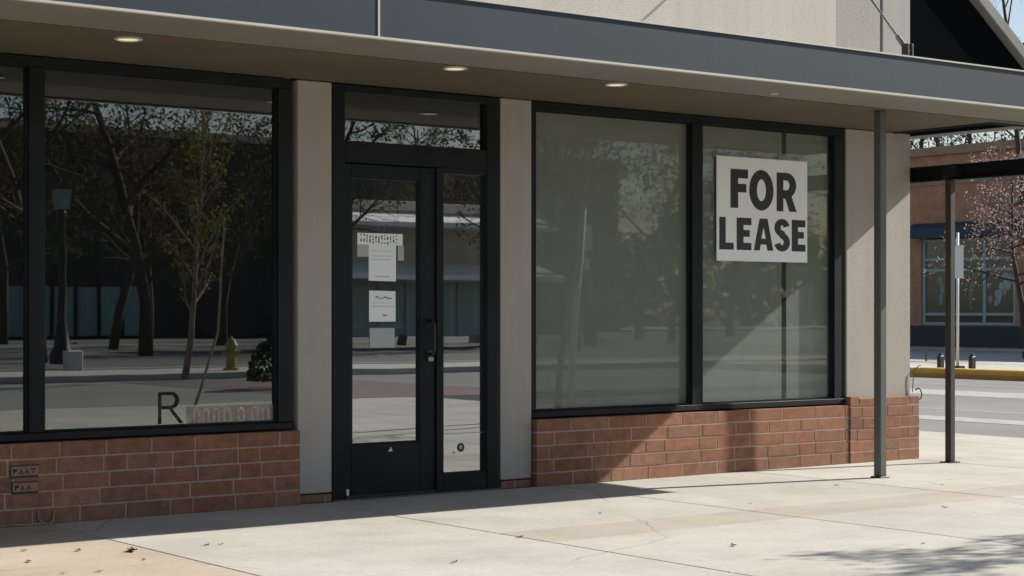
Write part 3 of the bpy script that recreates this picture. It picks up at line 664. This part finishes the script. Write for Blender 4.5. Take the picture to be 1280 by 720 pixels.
# ------------------------------------------------------------------ trees
def grow_tree(seed, H, r0, n_kids, spread, upward, start, leaves, lsize, lvl=3, jit=0.12, klen=0.5, sides=(8, 6, 4, 3)):
    """tapered trunk with three further orders of branches; returns (trunk, branches, leaves)"""
    rnd = random.Random(seed); random.seed(seed)
    tr, br, lv = MB(), MB(), MB()
    def grow(p, d, L, r, lev):
        nseg = (7, 5, 4, 3)[min(lev, 3)]; pts = [p]; rad = [r]; dirs = [d]
        for i in range(nseg):
            d = (d + Vector((rnd.gauss(0, jit), rnd.gauss(0, jit), rnd.gauss(0, jit) + upward * (0.3 if lev else 0.6)))).normalized()
            p = p + d * (L / nseg); pts.append(p); dirs.append(d); rad.append(max(r * (1 - 0.85 * (i + 1) / nseg), 0.0035))
        (tr if lev == 0 else br).tube(pts, rad, sides[min(lev, 3)], cap=(lev == 0))
        if lev >= lvl or lev >= 2:
            for _ in range(leaves if lev >= lvl else leaves // 2):
                t = rnd.uniform(0.1, 1.0) * nseg; i = min(int(t), nseg - 1); q = pts[i].lerp(pts[i + 1], t - i)
                lv.leaf(q + Vector((rnd.gauss(0, lsize), rnd.gauss(0, lsize), rnd.gauss(0, lsize))), lsize)
        if lev < lvl:
            n = n_kids[lev]; ph = rnd.uniform(0, 6.28)
            for k_ in range(n):
                t = (start if lev == 0 else 0.2) + (1 - (start if lev == 0 else 0.2)) * (k_ + rnd.random()) / n
                t = min(t, 0.97) * nseg; i = int(t); q = pts[i].lerp(pts[i + 1], t - i); dd = dirs[i]
                ph += 2.4 + rnd.uniform(-.4, .4); u = dd.orthogonal().normalized(); v_ = dd.cross(u)
                side = u * math.cos(ph) + v_ * math.sin(ph)
                nd_ = (dd * (1 - spread) + side * spread).normalized()
                fr_ = 1 - 0.55 * (t / nseg)
                grow(q, nd_, L * klen * fr_ * rnd.uniform(.7, 1.2), rad[i] * 0.55, lev + 1)
    grow(Vector((0, 0, -0.1)), Vector((0, 0, 1)), H, r0, 0)
    return tr, br, lv
def tree(name, loc, label, cat, m_bark, m_leaf, group=None, rz=0, **kw):
    t, b_, l = grow_tree(**kw)
    r = empty(name, loc, rz, label, cat, group)
    t.build('trunk', m_bark, r, smooth=True); b_.build('branches', m_bark, r, smooth=True)
    if l.f: l.build('crown', m_leaf, r, tint=True)
    return r

# tree whose crown shades the lower right of the pavement (stands at the corner)
tree('young_tree', (13.15, -6.0, 0), 'slim leafy tree on the corner pavement shading the concrete in front of the storefront', 'tree', 'palebark', 'leaf_green',
     seed=4, H=4.6, r0=0.05, n_kids=(10, 6, 4), spread=0.66, upward=0.03, start=0.55, leaves=7, lsize=0.07, klen=0.38)
# saplings with staking across the road
t1 = tree('young_tree', (16.6, -22.6, 0), 'upright young tree with yellow green leaves on the far pavement of the front road', 'tree', 'palebark', 'leaf_young',
     seed=21, H=6.4, r0=0.07, n_kids=(26, 6, 3), spread=0.40, upward=0.10, start=0.2, leaves=5, lsize=0.085, klen=0.28)
b = MB(); b.tube([(11.25, -11.6, -0.02), (11.62, -11.65, 1.0), (11.75, -11.66, 2.6)], [0.022, 0.018, 0.015], 8); b.build('tree_stake', 'palebark')
tag(bpy.data.objects['tree_stake'], 'thin leaning pale stake at the kerb opposite the left window', 'stake')
b = MB(); b.tube([(13.62, -6.35, 0), (13.75, -6.42, 1.2), (13.95, -6.5, 2.55)], [0.048, 0.045, 0.04], 12); wp = b.build('white_pole', 'white', smooth=True)
tag(wp, 'thin leaning white pole on the corner pavement facing the right window', 'pole')
b = MB(); b.box(13.98, 14.10, -6.56, -6.52, 2.05, 2.35); b.box(14.0, 14.06, -6.56, -6.52, 1.8, 1.95); b.build('plate', 'white', wp)

# bare trees standing over the far side of the road and car park (mirrored in the windows)
protos = []
for i, kw in enumerate((dict(seed=31, H=12.5, r0=0.24, n_kids=(13, 9, 8), spread=0.55, upward=0.06, start=0.22, leaves=2, lsize=0.18, klen=0.5),
                        dict(seed=37, H=11.0, r0=0.22, n_kids=(13, 9, 8), spread=0.62, upward=0.04, start=0.2, leaves=3, lsize=0.18, klen=0.52),
                        dict(seed=43, H=10.0, r0=0.20, n_kids=(13, 9, 8), spread=0.58, upward=0.05, start=0.25, leaves=1, lsize=0.16, klen=0.5))):
    protos.append(tree('bare_tree', (0, 0, 0), 'tall budding tree with dense brown twigs beyond the front road', 'tree', 'bark', 'leaf_brown', 'trees beyond the front road', **kw))
rt = random.Random(9)
posn = [(19, -36), (24.5, -41), (27.5, -50), (32, -44), (35, -56), (40, -50), (41, -40), (47, -58), (52, -47), (45, -44), (58, -56), (62, -45), (68, -60), (57, -38), (75, -50), (28, -62), (36.5, -66), (50, -66)]
for i, (x, yv) in enumerate(posn):
    o = protos[i] if i < 3 else copy_tree(protos[i % 3])
    o.location = (x, yv, ROAD + .1); o.rotation_euler.z = rt.uniform(0, 6.28); k_ = rt.uniform(.85, 1.12); o.scale = (k_, k_, k_)
# trees around the brick shop across the cross street
def cp(i, loc, k_, label, group=None):
    o = copy_tree(protos[i]); o.location = loc; o.scale = (k_, k_, k_); o.rotation_euler.z = rt.uniform(0, 6.28)
    o['label'] = label
    if group: o['group'] = group
    elif 'group' in o: del o['group']
    return o
tree('twiggy_tree', (41.8, 20.75, 0), 'tall leafless tree with fine twigs against the sky beside the gable', 'tree', 'bark', 'leaf_brown',
     seed=52, H=13.0, r0=0.12, n_kids=(14, 8, 6), spread=0.5, upward=0.06, start=0.5, leaves=0, lsize=0.1, klen=0.42)
for x, yv, k_ in ((62, 40.6, 1.15), (62.5, 38.4, 1.2), (67, 44.2, 1.25), (66, 46.5, 1.2), (70, 43, 1.3), (61, 43, 1.15), (69, 48.5, 1.3)):
    cp(2, (x, yv, 0), k_, 'leafless tree rising behind the roof of the brick shop', 'trees behind the brick shop')
tree('blossom_tree', (40.0, 19.6, 0), 'spreading tree with pinkish white blossom in front of the brick shop', 'tree', 'bark', 'blossom',
     seed=61, H=5.4, r0=0.10, n_kids=(15, 9, 5), spread=0.72, upward=-0.01, start=0.36, leaves=4, lsize=0.08, klen=0.58)

# ------------------------------------------------------------------ brick shop across the cross street
XS = 48.0
shop = empty('brick_shop', (XS, 28, 0), label='low brown brick shop with a dark blue awning across the street', cat='building')
Y0, Y1 = 29.95, 26.06                                   # window opening (left, right in the picture)
b = MB(); b.box(0, 12, Y0 - 28, 40, 0.0, 6.55); b.box(0, 12, -40, Y1 - 28, 0.0, 6.55); b.box(0, 12, Y1 - 28, Y0 - 28, 3.75, 6.55); b.box(0, 12, Y1 - 28, Y0 - 28, 0, 0.80)
b.build('wall', 'shopbrick', shop)
B(-0.18, 12.1, -40.1, 40.1, 6.552, 6.84).build('parapet', 'shopband', shop, bevel=0.02)
B(-0.06, -0.003, -40, 40, 5.55, 5.72).build('string_course', 'shopband', shop)
B(-0.03, -0.003, -40, 40, 0.0, 0.78).build('base_shadow', 'shopshadow', shop)  # dark band: shadow at the wall's foot put into the colour
b = MB(); b.prism([(0, 3.80), (0, 4.22), (-0.12, 4.22), (-0.75, 3.86), (-0.75, 3.66), (-0.72, 3.66), (-0.1, 3.80)], 'y', Y1 - 28 - .45, Y0 - 28 + .25)
b.v = [(v[0], v[1], v[2]) for v in b.v]
ab = MB(); pr = [(-0.003, 3.76), (-0.003, 4.24), (-0.10, 4.26), (-0.62, 4.08), (-0.64, 3.74), (-0.60, 3.74)]
for a in (Y1 - 28 - .45, Y0 - 28 + .25):
    for px_, pz_ in pr: ab.v.append((px_, a, pz_))
n = len(pr); ab.face(range(n)); ab.face([n + i for i in reversed(range(n))])
for i in range(n): j = (i + 1) % n; ab.face([i, n + i, n + j, j])
ab.build('awning', 'awning', shop)
b = MB(); b.box(-0.04, -0.003, -3.6, -1.0, 4.72, 4.80); b.box(-0.05, -0.003, -3.8, -1.0, 5.02, 5.12); b.box(-0.03, -0.003, -3.8, -1.0, 4.81, 5.01); b.build('lintel_band', 'shopband', shop)
wn = bpy.data.objects.new('window', None); col.objects.link(wn); wn.parent = shop
b = MB(); YA, YZ = Y1 - 28, Y0 - 28
def bar(y0_, y1_, z0_, z1_, xo=0.0): b.box(0.06 + xo, 0.16 - xo, y0_, y1_, z0_, z1_)
ym = 27.34 - 28; yq = 28.66 - 28
for yv in (YA, ym - .06, yq - .06, YZ - .12): bar(yv + .001, yv + .12, 0.81, 3.74)
for zz in (0.81, 1.13, 2.62, 2.98, 3.62): bar(YA + .13, YZ - .13, zz, zz + .09, 0.004)
b.build('frame', 'teal', wn)
B(0.105, 0.115, YA, YZ, 0.81, 3.74).build('pane', 'g_shop', wn)
b = MB(); b.box(2.2, 2.3, YA - 2, YZ + 2, 0, 3.74); b.box(0.2, 2.2, YA - 2, YZ + 2, 0.5, 0.6); b.build('display_back', 'farwall', shop)
r_ = random.Random(2)
def splash(name, yc, zc, sy, sz, m, n=22, lean=0.0):
    b = MB()
    for i in range(n):
        t = i / n; yy = yc + sy * (t - .5) * lean + r_.gauss(0, sy * .16); zz = zc + sz * (t - .5) + r_.gauss(0, sz * .08); s0 = r_.uniform(.04, .12)
        b.prism([(yy + s0 * math.cos(q * 1.256 + i), zz + s0 * 1.4 * math.sin(q * 1.256 + i)) for q in range(5)], 'x', 0.22 + 0.012 * (i % 9), 0.24 + 0.012 * (i % 9))
    return b.build(name, m, shop)
splash('window_display', 26.75 - 28, 2.0, .7, .9, 'white', 30, -1.0)
splash('window_display', 28.05 - 28, 1.75, .12, .9, 'hydrant', 9)
splash('window_display', 29.3 - 28, 2.0, .2, .9, 'grey_paper', 10)

# thin post with a white plate at the far kerb
sp = empty('street_sign', (31.2, 14.81, 0), label='white upright plate on a thin post at the far kerb', cat='sign')
b = MB(); b.tube([(0, 0, 0), (0, 0, 3.0)], 0.03, 10); b.build('post', 'white', sp, smooth=True)
b = MB(); b.box(-0.052, -0.038, -0.19, 0.07, 2.0, 2.72); b.box(-0.05, -0.04, -0.04, 0.02, 2.73, 2.88); b.build('plate', 'white', sp, bevel=0.01)
b = MB(); b.box(-0.1, 0.1, -0.12, 0.12, 0, 0.09); b.build('base', 'black', sp)
for i, yv in enumerate((15.28, 14.42)):
    o = B(31.12, 31.28, yv - .05, yv + .05, -.005, 0.31); o.lathe([(0.06, 0.311), (0.05, 0.34), (0.02, 0.36)], (31.2, yv, 0), 12)
    tag(o.build('bollard', 'black', bevel=0.02), ('short black bollard at the far kerb just left of the corner post', 'short black bollard at the far kerb just right of the corner post')[i], 'bollard', 'bollards at the far kerb')
rb_ = empty('guard_rail', (36, 20, 0), label='low dark metal rail along the far pavement before the brick shop', cat='rail')
b = MB(); b.tube([(0, -22, 0.34), (0, 16, 0.34)], 0.03, 8); b.build('rail', 'post', rb_)
b = MB()
for i in range(13): b.tube([(0, -22 + i * 3.1, 0), (0, -22 + i * 3.1, 0.34)], 0.025, 6)
b.build('rail_posts', 'post', rb_)

# ------------------------------------------------------------------ what stands across the front road (seen mirrored in the glass)
db = empty('warehouse', (38, -74, 0), label='long dark warehouse behind the car park beyond the front road', cat='building')
B(-36, 34, -12, 0, 0, 10.2).build('wall', 'farwall', db); B(-36.2, 34.2, -12.2, 0.2, 10.202, 10.6).build('parapet', 'farbeige', db)
b = MB()
for i in range(9): b.box(-9 + i * 1.25, -8 + i * 1.25, 0.003, 0.08, 0.0, 2.5)
b.build('panel_doors', 'tealglass', db)
bs = empty('beige_shop', (38, -45, 0), label='low beige shop with teal glazing across the front road', cat='building')
b = MB(); b.box(-4.4, 5.2, -3, 0, 2.36, 5.0); b.box(-4.4, -3.4, -3, 0, 0, 2.359); b.box(3.9, 5.2, -3, 0, 0, 2.359); b.build('wall', 'fartaupe', bs)
B(-4.5, 5.3, -3.1, 0.1, 5.002, 5.35).build('parapet', 'farbeige', bs, bevel=0.02)
MB().prism([(0.003, 4.95), (1.3, 4.50), (1.3, 4.38), (0.003, 4.38)], 'x', -4.6, 5.2).build('sloping_fascia', 'white', bs)
MB().prism([(0.003, 3.05), (1.8, 2.60), (1.8, 2.42), (0.003, 2.42)], 'x', -4.6, 5.2).build('awning', 'white', bs)
B(-3.39, 3.89, -0.4, -0.3, 0.35, 2.358).build('glazing', 'tealglass', bs)
b = MB()
for i in range(7): b.box(-3.39 + i * 1.2, -3.32 + i * 1.2, -0.28, -0.2, 0.3, 2.358)
b.build('glazing_bars', 'teal', bs)
# street lamp
lp = empty('street_lamp', (17.4, -30.7, 0), label='black street lamp with a pale lantern beyond the front road', cat='street lamp')
b = MB(); b.lathe([(0.30, 0), (0.30, 0.25), (0.2, 0.4), (0.15, 0.8), (0.11, 1.0), (0.085, 3.6), (0.12, 3.65), (0.06, 3.75)], (0, 0, 0), 14); b.build('pole', 'black', lp, smooth=True)
MB().prism([(-0.13, 3.76), (0.13, 3.76), (0.19, 4.25), (-0.19, 4.25)], 'y', -0.16, 0.16).build('lantern', 'lamp_glass', lp)
MB().prism([(-0.24, 4.252), (0.24, 4.252), (0.05, 4.45), (-0.05, 4.45)], 'y', -0.2, 0.2).build('cap', 'black', lp)
# fire hydrant
hy = empty('fire_hydrant', (18.51, -24.2, 0), label='yellow fire hydrant on the far pavement of the front road', cat='hydrant')
b = MB(); b.lathe([(0.17, 0), (0.17, 0.05), (0.11, 0.06), (0.11, 0.5), (0.145, 0.51), (0.145, 0.55), (0.12, 0.6), (0.08, 0.68), (0.03, 0.71), (0.03, 0.76)], (0, 0, 0), 14); b.build('barrel', 'hydrant', hy, smooth=False)
b = MB(); b.tube([(-0.2, 0, 0.40), (0.2, 0, 0.40)], 0.055, 10); b.tube([(0, 0, 0.36), (0, 0.19, 0.36)], 0.07, 10); b.build('outlets', 'hydrant', hy)
tag(B(16.95, 17.35, -29.6, -29.3, ROAD, 0.35).build('utility_box', 'white', bevel=0.02), 'small white utility box beside the street lamp', 'utility box')
# clipped evergreen bush at the kerb
bu = empty('bush', (16.25, -18.0, ROAD), label='dark round evergreen bush growing beyond the front road opposite the left window', cat='bush')
lb = MB(); random.seed(77)
for i in range(2600):
    a, c_ = random.uniform(0, 6.283), random.uniform(-.2, 1); rr = random.uniform(.75, 1.05) ** .5; s_ = math.sqrt(max(0, 1 - c_ * c_))
    lb.leaf((0.62 * rr * s_ * math.cos(a), 0.62 * rr * s_ * math.sin(a), 0.12 + 0.85 * rr * max(c_, 0) + .05), 0.075)
lb.build('foliage', 'leaf_dark', bu, tint=True)
b = MB()
for q in range(5): b.tube([(0, 0, 0), (0.25 * math.cos(q * 1.257), 0.25 * math.sin(q * 1.257), 0.5)], [0.025, 0.01], 5)
b.build('stems', 'bark', bu)

# distant wood closing the view beyond the car park
wd = MB(); random.seed(99)
for i in range(15000):
    x = random.uniform(-30, 210); hh = 7.5 + 2.2 * math.sin(x * .21) + 1.4 * math.sin(x * .53 + 1) + random.gauss(0, .6)
    wd.leaf((x, -92 + random.gauss(0, 1.6), random.uniform(0, 1) ** .8 * hh), 1.0, 0.8)
tag(wd.build('distant_wood', 'leaf_brown', tint=True), 'dense belt of trees far behind the car park', 'trees', kind='stuff')
